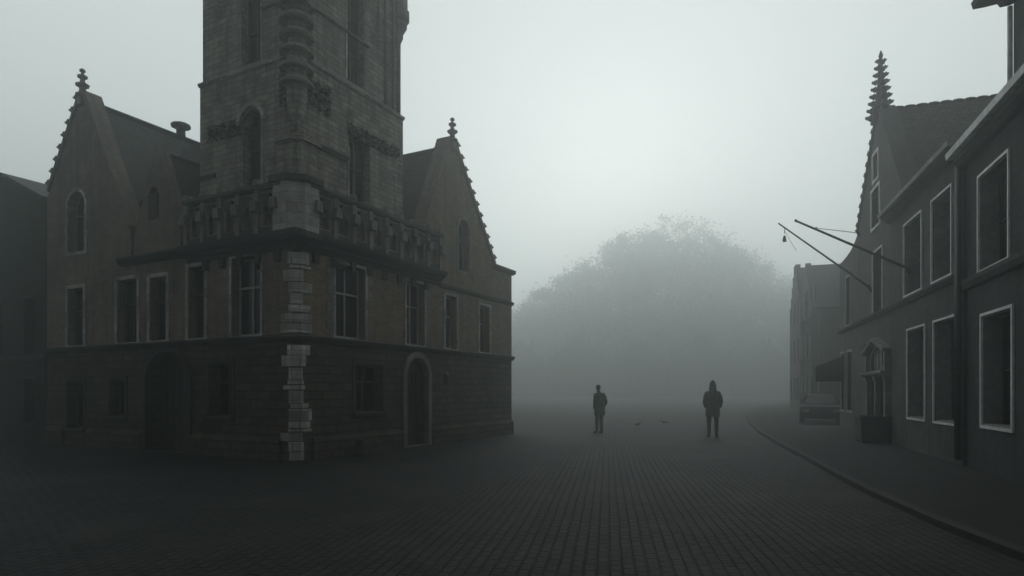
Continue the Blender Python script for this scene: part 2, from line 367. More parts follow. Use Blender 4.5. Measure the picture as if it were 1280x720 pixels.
m.prof(FR, 5.62, 10.4, [(0.001,4.72),(.07,4.76),(.09,4.84),(0.001,4.88)])
m.build('cornice', 'darktrim', H)
# gutter line of the flat end bay
m = MB(); m.prof(FR, 8.95, 10.45, [(0.001,5.86),(.12,5.9),(.14,6.02),(-.42,6.05),(-.42,5.9)]); m.build('parapet_coping', 'darktrim', H)
# corbels
for F, x1 in ((FR, 5.3), (FL, 3.5)):
    x = .55
    while x < x1:
        m = MB(); m.fprism(F, [(x-.07,4.55),(x+.07,4.55),(x+.09,4.78),(x-.09,4.78)], 0.001, .09); x += .62
        m.build('corbel', 'darktrim', H)
# parapet panels with pointed openings, rails and posts
FRp = frame((0,-.30,0), (1,0,0), (0,-1,0)); FLp = frame((-.30,0,0), (0,1,0), (-1,0,0))
def parapet(F, x1, wid=.62):
    holes = []; posts = []; n = int((x1-.28)/wid)
    for i in range(n):
        a = .28+i*wid
        holes.append([(p[0], p[1]) for p in arch(a+.15, a+wid-.15, 5.32+(i % 2)*.0, 5.98, rise=.26)])
        posts.append(a)
    posts.append(.28+n*wid)
    e = .28+n*wid
    m = MB(); m.wall(F, [(.1,5.163),(e,5.163),(e,6.1),(.1,6.1)], holes, .12, d=-.04); m.build('parapet_panel', 'trim', H)
    m = MB(); m.prof(F, .1, e+.08, [(-.2,6.103),(.05,6.103),(.08,6.16),(.05,6.23),(-.16,6.27)]); m.prof(F, .1, e, [(-.2,5.145),(.03,5.145),(.03,5.25),(-.036,5.29),(-.2,5.29)]); m.build('parapet_rail', 'darktrim', H)
    for j, a in enumerate(posts):
        m = MB(); m.fbox(F, a-.065, a+.065, -.2, .045, 5.14, 6.1)
        m.fprism(F, [(a-.10,5.62),(a+.10,5.62),(a+.07,5.86),(a-.07,5.86)], .04, .15)
        m.fprism(F, [(a-.09,6.24),(a+.09,6.24),(a+.05,6.36),(a-.05,6.36)], -.16, .06)
        m.build('parapet_post', 'trim', H)
    for a in posts[:-1]:
        c = a+wid/2
        m = MB(); m.fprism(F, [(c-.13,6.0),(c-.11,5.78),(c,5.68),(c+.11,5.78),(c+.13,6.0)], -.038, .05)
        m.build('shield_boss', 'darktrim', H)
parapet(FRp, 5.6); parapet(FLp, 3.9)
# chamfered corner pier of the parapet
m = MB()
pr = [(-.38,-.02),(-.38,.30),(-.1,.45),(.45,-.1),(.30,-.38),(-.02,-.38)]
pier = [(-.36,.34),(-.36,-.06),(-.06,-.36),(.34,-.36),(.34,.3),(.3,.34)]
m.mesh([(x, y, z) for z in (5.12, 6.2) for x, y in pier], [tuple(range(5,-1,-1)), tuple(range(6,12))]+[(i,(i+1)%6,6+(i+1)%6,6+i) for i in range(6)])
m.build('corner_pier', 'quoin', H)
for z0, z1, e in ((6.203,6.34,.07),(4.98,5.117,.05)):
    m = MB()
    pp = [(x+(e if x > 0 else -e), y+(e if y > 0 else -e)) for x, y in pier]
    m.mesh([(x, y, z) for z in (z0, z1) for x, y in pp], [tuple(range(5,-1,-1)), tuple(range(6,12))]+[(i,(i+1)%6,6+(i+1)%6,6+i) for i in range(6)])
    m.build('pier_cap' if z0 > 6 else 'pier_base', 'darktrim', H)
# quoins of the corner: chamfered light stones of uneven length
def quoins(z0, z1, name):
    m = MB(); z = z0; i = 0
    while z < z1-.06:
        h = random.choice((.11,.15,.19,.24,.28))*random.uniform(.9,1.1); h = min(h, z1-z)
        a, b = (random.uniform(.34,.48), random.uniform(.17,.26)) if random.random() < .5 else (random.uniform(.17,.25), random.uniform(.32,.46))
        if random.random() < .3: a, b = random.uniform(.17,.22), random.uniform(.17,.22)
        if random.random() < .15: a, b = .45, .44
        e = random.uniform(.008, .05); c = random.uniform(.11,.15); t = [random.uniform(-.006,.006) for _ in range(12)]
        pts = [(-e, a), (-e, c), (c, -e), (b, -e), (b, .1), (.1, a)]
        g_ = random.uniform(.006,.022); ch = .008
        lay = [(z+.001, .012), (z+ch, 0), (z+h-g_-ch, 0), (z+h-g_, .012)]
        vs = []
        for zz, ins in lay:
            for k_, (x, y) in enumerate(pts): vs.append((x+ins*(1 if k_ < 4 else 0)+t[k_], y+ins*(1 if k_ < 4 else 0)+t[k_+6], zz))
        fs = [tuple(range(5,-1,-1)), tuple(range(18,24))]+[(q_*6+k_, q_*6+(k_+1)%6, q_*6+6+(k_+1)%6, q_*6+6+k_) for q_ in range(3) for k_ in range(6)]
        m.mesh(vs, fs)
        z += h; i += 1
    m.build(name, 'quoin', H)
quoins(.02, 2.68, 'quoin_stones'); quoins(2.9, 4.76, 'quoin_stones')
# tower
T0 = .15
FTR = frame((0,T0,0), (1,0,0), (0,-1,0)); FTL = frame((T0,0,0), (0,1,0), (-1,0,0))
tz0, tzs, tz2, tzt = 5.17, 9.3, 10.62, 15.2
def tower(F, xe, lo, hi, rec, arched_lo):
    h1 = [arch(*lo) if arched_lo else rect(*lo)]
    m = MB(); m.wall(F, [(T0,tz0),(xe,tz0),(xe,tzs),(T0,tzs)], h1, .35); m.build('tower_lower_wall', 'towerstone', H)
    hi_l = arch(hi[0], hi[1], hi[2], hi[3]); rc = arch(*rec)
    m = MB(); m.wall(F, [(T0,tzs+.003),(xe-.05,tzs+.003),(xe-.05,tzt),(T0,tzt)], [hi_l, rc], .3, d=-.04); m.build('tower_upper_wall', 'towerstone', H)
    m = MB(); m.fprism(F, grow(rc, .04), -.22, -.14); m.build('blind_panel', 'towerstone', H)
    window(H, F, *lo, arched=arched_lo, rec=.22, fm='timber', surround=None, trans=.55)
    window(H, F, *hi, arched=True, rec=.24, fm='timber', nh=4, nv=1, bar=.045)
    m = MB(); x = hi[0]
    m.fbox(F, hi[0]-.07, hi[0]-.003, -.06, -.02, hi[2], hi[3]-.5)
    m.fbox(F, lo[0]-.06, lo[0]-.003, -.02, .02, lo[2], lo[3]-.35)
    m.build('pale_jamb', 'quoin', H)
tower(FTL, 3.5, (1.29,1.92,6.35,8.28), (1.36,2.02,9.42,13.6), (2.42,2.92,10.75,13.4), True)
tower(FTR, 4.05, (1.86,2.65,6.4,8.05), (1.84,2.48,9.42,13.6), (2.68,3.1,10.75,13.4), False)
m = MB()   # arched hood over the left lower window
hl = arch(1.29,1.92,7.7,8.28); m.wall(FTL, [(x, max(z,7.95)) for x, z in grow(hl, .17)], [[(x, max(z,7.951)) for x, z in grow(hl, .06)]], .08, d=.07); m.build('hood_mould', 'quoin', H)
s2 = lambda z, p=.06, h=.09: [(-.06,z-h),(p*.5,z-h*.9),(p,z-h*.3),(p,z),(-.06,z+.05)]
m = MB(); m.prof(FTR, T0, 4.07, s2(tzs), m0=1); m.prof(FTL, T0, 3.52, s2(tzs), m0=1); m.build('tower_string', 'quoin', H)
m = MB(); m.prof(FTR, T0, 2.62, s2(tz2,.035,.06), m0=1); m.prof(FTL, T0, 1.3, s2(tz2,.035,.06), m0=1); m.build('tower_string', 'trim', H)
m = MB(); m.prof(FTR, .75, 1.78, s2(7.42,.09,.12)); m.build('weathering_ledge', 'darktrim', H); m = MB(); m.prof(FTL, 2.9, 3.52, s2(6.95,.06,.1)); m.build('weathering_ledge', 'darktrim', H)
# remaining tower sides, cap
m = MB(); m.box((3.75,.52,tz0),(4.04,3.15,tzt)); m.box((.52,3.17,tz0),(4.04,3.49,tzt)); m.build('tower_back_wall', 'towerstone', H)
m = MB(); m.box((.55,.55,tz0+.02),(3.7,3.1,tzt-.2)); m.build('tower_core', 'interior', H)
m = MB(); m.prof(FTR, T0, 4.05, [(-.3,tzt+.003),(.05,tzt+.003),(.2,tzt+.25),(.2,tzt+.4),(-.3,tzt+.45)], m0=1, m1=1); m.prof(FTL, T0, 3.5, [(-.3,tzt+.003),(.05,tzt+.003),(.2,tzt+.25),(.2,tzt+.4),(-.3,tzt+.45)], m0=1, m1=1); m.build('tower_cornice', 'trim', H)
m = MB(); a = [(.1,.1),(4.1,.1),(4.1,3.55),(.1,3.55)]
m.mesh([(x,y,tzt+.4) for x,y in a]+[(2.1,1.8,tzt+4.2)], [(0,1,4),(1,2,4),(2,3,4),(3,0,4),(3,2,1,0)]); m.build('tower_roof', 'slate', H)
# corner shaft of the tower with flared rain hoods
m = MB(); prs = [(.02,7.55),(.16,7.9),(.24,8.3)]
z = 8.4
while z < 15.0:
    r = .23
    prs += [(r,z),(r,z+.15),(r+.15,z+.16),(r+.16,z+.21),(r+.015,z+.34)]; z += .36
prs.append((.1, z))
m.lathe((T0+.10, T0+.10, 0), prs, 20, smooth=False); m.build('corner_shaft', 'towerstone', H)
# niche canopy under the shaft, chamfered
m = MB()
for (z0,z1,e) in ((7.30,7.42,.08),(6.36,7.30,.0)):
    pp = [(T0-.06-e,.72),(T0-.06-e,.24),(.24,T0-.06-e),(.72+e,T0-.06-e),(.72,.3),(.3,.72)]
    m.mesh([(x, y, q_) for q_ in (z0, z1) for x, y in pp], [tuple(range(5,-1,-1)), tuple(range(6,12))]+[(i,(i+1)%6,6+(i+1)%6,6+i) for i in range(6)])
m.build('corner_buttress', 'towerstone', H)
# corbelled turret on the far corner
m = MB(); m.lathe((3.98,.28,0), [(.05,11.3),(.16,11.55),(.16,11.65),(.27,11.85),(.27,11.95),(.34,12.05),(.34,12.25),(.29,12.3),(.29,15.1),(.4,15.2),(.4,15.35),(.0,17.2)], 10, smooth=False); m.build('corner_turret', 'trim', H)
# engaged shafts on the right part of the right face
m = MB()
for x in (3.3,3.62,3.86): m.tube((x,T0-.0,9.38), (x,T0-.0,15.1), .045, n=8)
m.build('wall_shafts', 'trim', H)
# moss and weeds in the ledges
m = MB()
for (F, xa, xb, za, zb, n) in ((FTR,.25,1.2,8.2,8.9,160),(FTL,.25,.7,8.1,8.9,90),(FTR,1.8,3.9,8.0,8.35,260),(FTL,1.95,3.2,7.75,8.15,140),(FTR,.0,.6,6.2,6.4,40)):
    for i in range(n*3):
        x = random.uniform(xa, xb); zz = random.uniform(za, zb) if random.random() < .85 else (za+zb)/2
        c = F[0]+F[1]*x+F[2]*random.uniform(-.01,.035)+V((0,0,zz)); r = random.uniform(.018,.042)
        a = V((random.uniform(-1,1),random.uniform(-1,1),random.uniform(-1,1))).normalized()*r; b = a.orthogonal().normalized()*r*.7
        m.poly([c-a-b, c+a-b, c+a*1.2+b, c-a+b])
mo = m.build('wall_weeds', 'moss', H, merge=False); mo['kind'] = 'stuff'
# roofs
m = MB()   # right wing roof: ridge runs back (+y)
def slab(m, pts, t=.09):
    a, b, c = V(pts[0]), V(pts[1]), V(pts[2]); n = (b-a).cross(c-a).normalized()
    if n.z < 0: n = -n
    k = len(pts); m.mesh([V(p) for p in pts]+[V(p)-n*t for p in pts], [tuple(range(k)), tuple(range(2*k-1,k-1,-1))]+[(i,(i+1)%k,k+(i+1)%k,k+i) for i in range(k)])
slab(m, [(6.32,.36,9.22),(6.32,9.0,9.22),(4.55,9.0,5.3),(4.55,.36,5.3)])
slab(m, [(6.33,.36,9.22),(6.33,9.0,9.22),(9.05,9.0,5.6),(9.05,.36,5.6)])
m.build('roof', 'slate', H)
m = MB()
slab(m, [(.36,8.42,9.9),(9.0,8.42,9.9),(9.0,6.0,5.2),(.36,6.0,5.2)])
slab(m, [(.36,8.43,9.9),(9.0,8.43,9.9),(9.0,10.3,7.1),(.36,10.3,7.1)])
rf = m.build('roof', 'slate', H)
m = MB(); m.tube((3.0,8.42,9.85),(3.0,8.42,10.25),.14,n=10); m.tube((3.0,8.42,10.25),(3.0,8.42,10.33),.3,.3,n=10); m.tube((3.0,8.42,10.33),(3.0,8.42,10.42),.3,.08,n=10); m.build('chimney_pot', 'iron', rf)
m = MB()   # link roof on the left face
slab(m, [(.02,3.52,5.22),(.02,6.6,5.22),(1.9,6.6,8.9),(1.9,3.52,8.9)])
m.build('roof', 'slate', H); m = MB(); slab(m, [(4.07,.02,5.22),(5.2,.02,5.22),(5.2,2.2,8.2),(4.07,2.2,8.2)])
m.build('roof', 'slate', H)
m = MB(); m.tube((0.3,8.425,9.93),(9.0,8.425,9.93),.07,n=8); m.tube((6.325,.3,9.25),(6.325,9.0,9.25),.07,n=8); m.build('ridge_tiles', 'slate', H)
# gable added to stand for a ghost reflection, between wing and tower
dw = arch(4.98,5.42,6.1,6.95)
m = MB(); m.wall(FL, [(4.1,5.215),(6.05,5.215),(6.05,5.7),(5.12,8.0),(5.02,8.0),(4.1,5.7)], [dw], .3, d=-.03); m.build('ghost_gable_wall', 'gable', H)
window(H, FL, 4.98,5.42,6.1,6.95, arched=True, rec=.2, fm='timber', nh=0)
m = MB(); slab(m, [(.3,5.07,7.92),(1.7,5.07,7.92),(1.2,4.05,5.4),(.3,4.05,5.4)]); m.build('roof', 'slate', H); m = MB(); slab(m, [(.3,5.075,7.92),(1.7,5.075,7.92),(1.2,6.1,5.4),(.3,6.1,5.4)]); m.build('roof', 'slate', H)
# gable copings, crockets, finials
def rake(m, F, a, b, n, sc, sx):
    A, B = V(a), V(b); d = (B-A).normalized(); nn = V((-d.y, d.x))
    if nn.y < 0: nn = -nn
    q_ = [A-nn*.02, B-nn*.02, B+nn*.09, A+nn*.09]
    m.fprism(F, [tuple(p) for p in q_], -.42, .06)
    for i in range(n):
        p = A+(B-A)*(i+.5)/n; crocket(m, F, p.x+sx*.04, p.y+.06, sx, sc)
m = MB(); rake(m, FR, (9.02,6.02), (6.42,9.45), 11, .62, 1); m.build('gable_coping', 'gable', H); m = MB(); rake(m, FR, (4.72,6.0), (6.2,9.45), 0, .5, -1); m.build('gable_coping', 'gable', H)
m = MB(); rake(m, FL, (10.2,7.55), (8.5,10.1), 8, .62, 1); m.build('gable_coping', 'gable', H); m = MB(); rake(m, FL, (6.2,6.0), (8.34,10.1), 0, .5, -1); m.build('gable_coping', 'gable', H)
def finial(c, z, sc, n=8):
    m = MB()
    m.lathe(c, [(.17*sc,z-.25),(.17*sc,z),(.24*sc,z+.04*sc),(.24*sc,z+.1*sc),(.13*sc,z+.16*sc),(.11*sc,z+.34*sc),(.22*sc,z+.4*sc),(.24*sc,z+.46*sc),(.1*sc,z+.52*sc),(.08*sc,z+.66*sc),(.17*sc,z+.72*sc),(.17*sc,z+.78*sc),(.05*sc,z+.84*sc),(.05*sc,z+.9*sc),(.1*sc,z+.94*sc),(.1*sc,z+1.0*sc),(.02*sc,z+1.06*sc)], n, smooth=False)
    return m.build('finial', 'trim', H)
finial((6.36,.0,0), 9.4, .72); finial((.0,8.45,0), 10.0, .78)
# wall lamp beside the door
m = MB(); m.tube((5.55,-.02,2.05),(5.55,-.3,2.12),.018); m.lathe((5.55,-.3,1.78),[(.03,0),(.09,.05),(.11,.28),(.05,.36),(.01,.42)],6,smooth=False); m.build('wall_lamp', 'iron', H)

# ------------------------------------------------------------------ guard stone at the hall foot
gs = MB(); gs.lathe((0,0,0), [(.16,-.03),(.16,.08),(.12,.14),(.11,.30),(.13,.34),(.10,.42),(.02,.45)], 10)
o = gs.build('guard_stone', 'darktrim'); p_ = V((-4.83,14,0))+uR*1.75+V((uR.y,-uR.x,0))*.32; o.location = (p_.x, p_.y, 0)
tag(o, 'small worn guard stone at the foot of the corner hall, left of its arched door', 'guard stone')

# ------------------------------------------------------------------ left neighbour
A0 = V((-4.83,14,0))+V((-.885,.465,0)).normalized()*10.4
NB = thing('neighbour_house', tuple(A0), H.rotation_euler.z, 'dim low gabled house left of the crocketed corner hall', 'house')
F = frame((0,0,0), (0,1,0), (-1,0,0))
wn = [(.62,1.25,2.75,4.45),(2.6,3.3,2.75,4.45),(.62,1.25,.6,1.95),(4.2,4.9,2.75,4.45)]
m = MB(); m.wall(F, [(.003,-.05),(5.6,-.05),(5.6,6.2),(2.45,8.45),(.003,7.35)], [rect(*a) for a in wn], .4); m.build('wall', 'blackwall', NB)
m = MB(); m.box((.4,.05,-.05),(7,.4,7.2)); m.box((.9,.9,0),(6,5.5,6.4)); m.build('side_wall', 'blackwall', NB)
m = MB(); slab(m, [(-.12,2.45,8.53),(7,2.45,8.53),(7,-.05,7.42),(-.12,-.05,7.42)]); slab(m, [(-.12,2.46,8.53),(7,2.46,8.53),(7,5.8,6.15),(-.12,5.8,6.15)]); m.build('roof', 'slate', NB)
for a in wn: window(NB, F, *a, fm='timber', surround='darktrim', sw=.08, sd=.02)
m = MB(); m.prof(F, 0.01, 5.6, [(0.001,2.5),(.06,2.52),(.06,2.62),(0.001,2.66)]); m.build('string_course', 'darktrim', NB)

# ------------------------------------------------------------------ right row
B0 = V((9.18,12.7,0))
u2 = V((.309,.951,0)).normalized(); u1 = V((.347,.938,0)).normalized()
rz2 = math.atan2(u2.y, u2.x); rz1 = math.atan2(u1.y, u1.x)
FX = frame((0,0,0), (1,0,0), (0,1,0))      # local x along the street, outward = +y (street side)
def deep(a): return rect(*a)
# --- nearest house
P1 = thing('grey_house', tuple(B0), rz1, 'nearest dark house at the right edge with white framed windows and a dormer', 'house')
up1 = [(-2.3,-.9,3.85,5.62),(-5.1,-3.7,3.85,5.62),(-7.9,-6.5,3.85,5.62),(-10.7,-9.3,3.85,5.62)]
lo1 = [(-2.45,-1.05,.95,2.98),(-5.2,-3.8,.95,2.98),(-10.7,-9.3,.95,2.98)]
dr1 = (-7.8,-6.6,.12,2.6)
m = MB(); m.wall(FX, rect(-18,-.18,0,6.3), [rect(*a) for a in up1+lo1+[dr1]], .42); m.build('wall', 'darkbrick', P1)
m = MB(); m.fbox(FX, -18,-.2,-7.0,-.9,0,6.2); m.fbox(FX, -.6,-.2,-.9,-.42,0,6.2); m.fbox(FX, -18,-17.6,-.9,-.42,0,6.2); m.build('side_wall', 'blackwall', P1)
for a in up1+lo1: window(P1, FX, *a, rec=.3, fm='timber', surround='white', sw=.055, sd=.035, nv=1, nh=1, trans=.5, bar=.045, sill=None, lining='lining')
m = MB(); m.fbox(FX, dr1[0]-.002, dr1[1]+.002, -.35, -.28, .12, 2.6); d = m.build('door', 'timber', P1)
m = MB(); m.tube(FX[0]+V((dr1[0]+.15,-.25,1.1)), FX[0]+V((dr1[0]+.15,-.25,1.3)), .015); m.build('handle', 'iron', d)
m = MB(); m.prof(FX, -18, -.1, [(0.001,3.6),(.06,3.62),(.1,3.72),(.1,3.8),(0.001,3.84)]); m.build('string_course', 'darktrim', P1)
m = MB(); m.prof(FX, -18.1, -.02, [(0.001,6.1),(.1,6.12),(.2,6.2),(.2,6.303),(-.4,6.303),(-.4,6.1)]); m.build('cornice', 'darktrim', P1)
m = MB(); m.prof(FX, -18.1, .02, [(.14,6.306),(.31,6.306),(.33,6.42),(.30,6.425),(.29,6.33),(.15,6.33)]); m.build('gutter', 'white', P1)
m = MB(); slab(m, [(-18.1,.1,6.38),(.0,.1,6.38),(.0,-7.0,7.4),(-18.1,-7.0,7.4)]); m.build('roof', 'slate', P1)
m = MB(); m.tube((-.09,.12,.2),(-.09,.12,6.1),.055,n=8); m.build('downpipe', 'iron', P1)
# dormer flush with the facade
m = MB(); m.wall(FX, rect(-5.0,-2.38,6.44,8.05), [rect(-4.2,-3.2,6.75,7.75)], .3, d=-.03); m.fbox(FX,-5.0,-2.38,-3.5,-.34,6.44,8.05); dm = m.build('dormer', 'darkbrick', P1)
m = MB(); m.prof(FX, -5.0, -2.38, [(-.2,8.053),(.02,8.053),(.12,8.1),(.15,8.18),(.3,8.24),(.42,8.3),(.44,8.42),(.3,8.5),(-.2,8.5)], m0=1, m1=1)
m.box((-5.3,-3.6,8.42),(-2.1,-.2,8.52)); m.build('dormer_cornice', 'darktrim', dm)
m = MB(); m.tube((-2.33,.0,6.45),(-2.33,.0,8.05),.04,n=8); m.build('downpipe', 'white', dm)
window(P1, FX, -4.2,-3.2,6.75,7.75, rec=.2, fm='white')
# --- middle house
P2 = thing('grey_house', tuple(B0), rz2, 'middle grey painted house between the nearest dark house and the spired gable house', 'house')
up2 = [(2.65,4.1,4.1,5.95),(.62,1.85,4.1,5.95)]; lo2 = [(2.4,3.8,.9,3.15),(.32,1.72,.9,3.15)]
m = MB(); m.wall(FX, rect(0,5.55,0,6.6), [rect(*a) for a in up2+lo2], .42, d=.02); m.build('wall', 'greybrick', P2)
m = MB(); m.fbox(FX, 0,5.55,-6.5,-.9,0,6.4); m.fbox(FX,0,.3,-.9,-.4,0,6.5); m.fbox(FX,5.25,5.55,-.9,-.4,0,6.5); m.build('side_wall', 'blackwall', P2)
for a in up2+lo2: window(P2, FX, *a, rec=.3, fm='timber', surround='white', sw=.05, sd=.055, trans=.5, lining='lining')
m = MB(); m.prof(FX, .02, 5.55, [(0.021,3.86),(.07,3.88),(.12,3.96),(.12,4.02),(0.021,4.06)]); m.build('string_course', 'darktrim', P2)
m = MB(); m.prof(FX, .0, 5.7, [(0.021,6.42),(.1,6.45),(.2,6.53),(.2,6.603),(-.4,6.603),(-.4,6.42)]); m.build('cornice', 'darktrim', P2)
m = MB(); m.prof(FX, .0, 5.75, [(.14,6.606),(.3,6.606),(.32,6.7),(.29,6.705),(.28,6.63),(.15,6.63)]); m.build('gutter', 'offwhite', P2)
m = MB(); slab(m, [(-.02,.1,6.68),(5.5,.1,6.68),(5.5,-6.6,7.6),(-.02,-6.6,7.6)]); m.build('roof', 'slate', P2)
m = MB(); m.tube((.09,.1,.2),(.09,.1,6.4),.05,n=8); m.build('downpipe', 'iron', P2)
# --- spired gable house
P3 = thing('gable_house', tuple(B0+u2*5.56), rz2, 'tall grey house with crocketed gable and bristling spire, pedimented doorway below', 'house')
x = -5.56
up3 = [(.95,2.1,4.05,5.95)]; g3 = [(1.15,2.35,6.78,8.1),(1.6,2.45,8.3,9.2)]
dd = [(.25,1.2,.13,2.02),(1.38,2.35,.55,2.02)]
m = MB(); m.wall(FX, [(.003,0),(4.3,0),(4.3,7.2),(1.5,10.3),(1.25,10.3),(-1.25,6.98),(-1.25,6.72),(.003,6.72)], [rect(*a) for a in up3+dd]+[rect(1.3,2.3,6.78,7.95), rect(1.45,2.1,8.25,9.05)], .4); m.build('wall', 'gablegrey', P3)
m = MB(); m.fbox(FX, .01,4.29,-7,-.9,0,6.7); m.fbox(FX,3.9,4.29,-.9,-.41,0,6.7); m.build('side_wall', 'blackwall', P3)
for a in up3: window(P3, FX, *a, rec=.28, fm='timber', surround='white', sw=.06, sd=.03)
window(P3, FX, 1.3,2.3,6.78,7.95, rec=.25, fm='timber', surround='white', sw=.08)
window(P3, FX, 1.45,2.1,8.25,9.05, rec=.25, fm='timber', surround='white', sw=.08)
m = MB(); m.prof(FX, .0, 4.3, [(0.001,3.86),(.07,3.88),(.12,3.96),(.12,4.02),(0.001,4.06)]); m.build('string_course', 'darktrim', P3)
m = MB(); slab(m, [(1.3,-.38,10.22),(1.3,-8.5,10.22),(-1.3,-8.5,6.75),(-1.3,-.38,6.75)]); slab(m, [(1.31,-.38,10.22),(1.31,-8.5,10.22),(4.4,-8.5,6.8),(4.4,-.38,6.8)]); m.build('roof', 'tile', P3)
m = MB()
for i in range(26): m.lathe((1.3,-.5-i*.31,10.17), [(.08,0),(.085,.06),(.05,.09)], 6, smooth=False, sy=2.0)
m.build('ridge_tiles', 'tile', P3)
m = MB(); rake(m, FX, (4.32,7.2), (1.62,10.18), 11, .55, 1); rake(m, FX, (-1.27,6.98), (1.18,10.12), 0, .5, -1); m.build('gable_coping', 'gablegrey', P3)
m = MB()   # spire: tapering slab-like pinnacle with crockets on both edges
m.lathe((1.62,-.1,0), [(.30,9.95),(.26,10.4),(.16,10.7),(.10,11.2),(.05,11.95),(.07,12.03),(.02,12.18)], 6, smooth=False)
z = 10.0
while z < 11.9:
    r = .34-(z-10)*.16 if z < 10.9 else .2-(z-10.9)*.12
    for sx in (-1,1): crocket(m, frame((1.62,-.1,0),(1,0,0),(0,1,0)), sx*r, z, sx, .75-(z-10)*.2, .05)
    for sx in (-1,1): crocket(m, frame((1.62,-.1,0),(0,1,0),(1,0,0)), sx*r*.8, z+.09, sx, .6-(z-10)*.17, .05)
    z += .22
m.build('spire', 'gablegrey', P3)
# pedimented doorcase
m = MB()
for a, b in ((.05,.23),(1.21,1.37),(2.36,2.54)):
    m.fbox(FX, a, b, .001, .14, .12, 2.02); m.fbox(FX, a-.03, b+.03, .001, .18, 1.9, 2.03); m.fbox(FX, a-.03, b+.03, .001, .18, .12, .3)
m.prof(FX, -.02, 2.62, [(.001,2.033),(.2,2.033),(.27,2.1),(.27,2.18),(.001,2.2)])
m.fbox(FX, .05, .2, .001, .16, 2.2, 2.72); m.fbox(FX, 2.38, 2.54, .001, .16, 2.2, 2.72)
m.fprism(FX, [(-.06,2.72),(1.3,3.12),(1.3,3.24),(-.12,2.82)], .001, .24); m.fprism(FX, [(2.66,2.72),(1.302,3.12),(1.302,3.24),(2.72,2.82)], .001, .24)
dc = m.build('doorcase', 'trim', P3)
m = MB(); m.fprism(FX, arch(.35,2.25,2.22,2.95,rise=.55), .001, .03); m.build('fanlight', 'glass', dc)
m = MB(); m.wall(FX, grow(arch(.35,2.25,2.22,2.95,rise=.55), .07), [arch(.35,2.25,2.22,2.95,rise=.55)], .05, d=.06)
for a in (.9,1.3,1.7): m.fbox(FX, a-.02, a+.02, .03, .05, 2.25, 2.85)
m.build('fanlight_frame', 'offwhite', dc)
m = MB(); m.fbox(FX, .248,1.202,-.32,-.24,.13,2.02); m.fbox(FX,.35,.68,-.24,-.22,.3,.95); m.fbox(FX,.77,1.1,-.24,-.22,.3,.95); d = m.build('door', 'timber', P3)
m = MB(); m.tube((.34,-.2,1.02),(.34,-.2,1.18),.015); m.build('handle', 'iron', d)
window(P3, FX, 1.38,2.35,.55,2.02, rec=.25, fm='offwhite')
m = MB(); m.fbox(FX, 3.0, 3.25, -.01, .02, .9, 3.05); m.fbox(FX, 3.05, 4.15, .02, .045, 3.05, 3.15); m.build('shutter_frame', 'greybrick', P3)
# --- end house with the swept parapet
P4 = thing('low_house', tuple(B0+u2*9.87), rz2, 'low grey house with swept parapet beyond the spired gable house', 'house')
m = MB(); top = [(3.45,0),(3.45,6.72),(3.0,6.72),(2.2,6.74),(1.4,6.80),(.8,6.92),(.4,7.05),(.003,7.25),(.003,0)]
w4 = [(1.35,2.15,4.1,5.9),(1.0,1.9,.85,3.05),(2.4,3.1,.85,3.05)]
m.wall(FX, top, [rect(*a) for a in w4], .4); m.build('wall', 'gablegrey', P4)
m = MB(); m.fbox(FX, .01,3.44,-6,-.9,0,6.5); m.fbox(FX,3.1,3.44,-.9,-.41,0,6.5); m.build('side_wall', 'blackwall', P4)
for a in w4: window(P4, FX, *a, rec=.25, fm='white' if a[2] > 3 else 'offwhite', surround='offwhite', sw=.08)
m = MB(); m.prof(FX, .0, 3.45, [(0.001,3.86),(.07,3.88),(.12,3.96),(.12,4.02),(0.001,4.06)]); m.build('string_course', 'darktrim', P4)
m = MB(); slab(m, [(-.0,-.42,6.4),(3.45,-.42,6.4),(3.45,-6,7.0),(-.0,-6,7.0)]); m.build('roof', 'slate', P4)

# ------------------------------------------------------------------ flagpoles
def flagpole(t, z, k, up, r, label, rope=True):
    b = B0+u2*t; n = V((-u2.y, u2.x, 0))
    o = thing('flagpole', (b.x, b.y, z), 0, label, 'flagpole', 'flagpoles slanting out from the right house fronts')
    tip = n*k+V((0,0,up)); base = n*.04
    m = MB(); m.tube(base, tip, r, r*.7, 8); m.build('pole', 'iron', o)
    m = MB(); m.tube(n*.0+V((0,0,-.12)), n*.12+V((0,0,.12)), .05, .05, 8); m.build('bracket', 'iron', o)
    if rope:
        c = base.lerp(tip, .93)
        m = MB()
        for i in range(3): m.lathe(c+V((0,0,-.38-.04*i)), [(.0,-.03),(.045,-.01),(.05,.05),(.035,.1),(.0,.13)], 7, sx=1+.2*i)
        m.tube(c, c+V((0,0,-.2)), .012); m.build('pulley_knot', 'iron', o)
        m = MB(); pts = [c+V((0,0,-.1))+V((.10*i,.0,-.17*i)) for i in range(5)]
        for a_, b_ in zip(pts, pts[1:]): m.tube(a_, b_, .007, n=5)
        m.build('rope', 'offwhite', o)
    else:
        m = MB(); m.lathe(tip, [(.0,-.04),(.035,-.02),(.04,.02),(.0,.05)], 8); m.build('finial', 'iron', o)
    return o
flagpole(7.86, 4.9, 2.79, 2.32, .035, 'longest slanted flagpole with a knotted rope near its tip, foot beside the spired house window')
flagpole(3.68, 4.75, 2.72, 1.47, .04, 'lower thick flagpole slanting from the middle grey house across two window tops', False)
flagpole(9.62, 7.1, 1.39, .28, .014, 'thin short nearly level rod beside the gable, fainter than the two flagpoles', False)

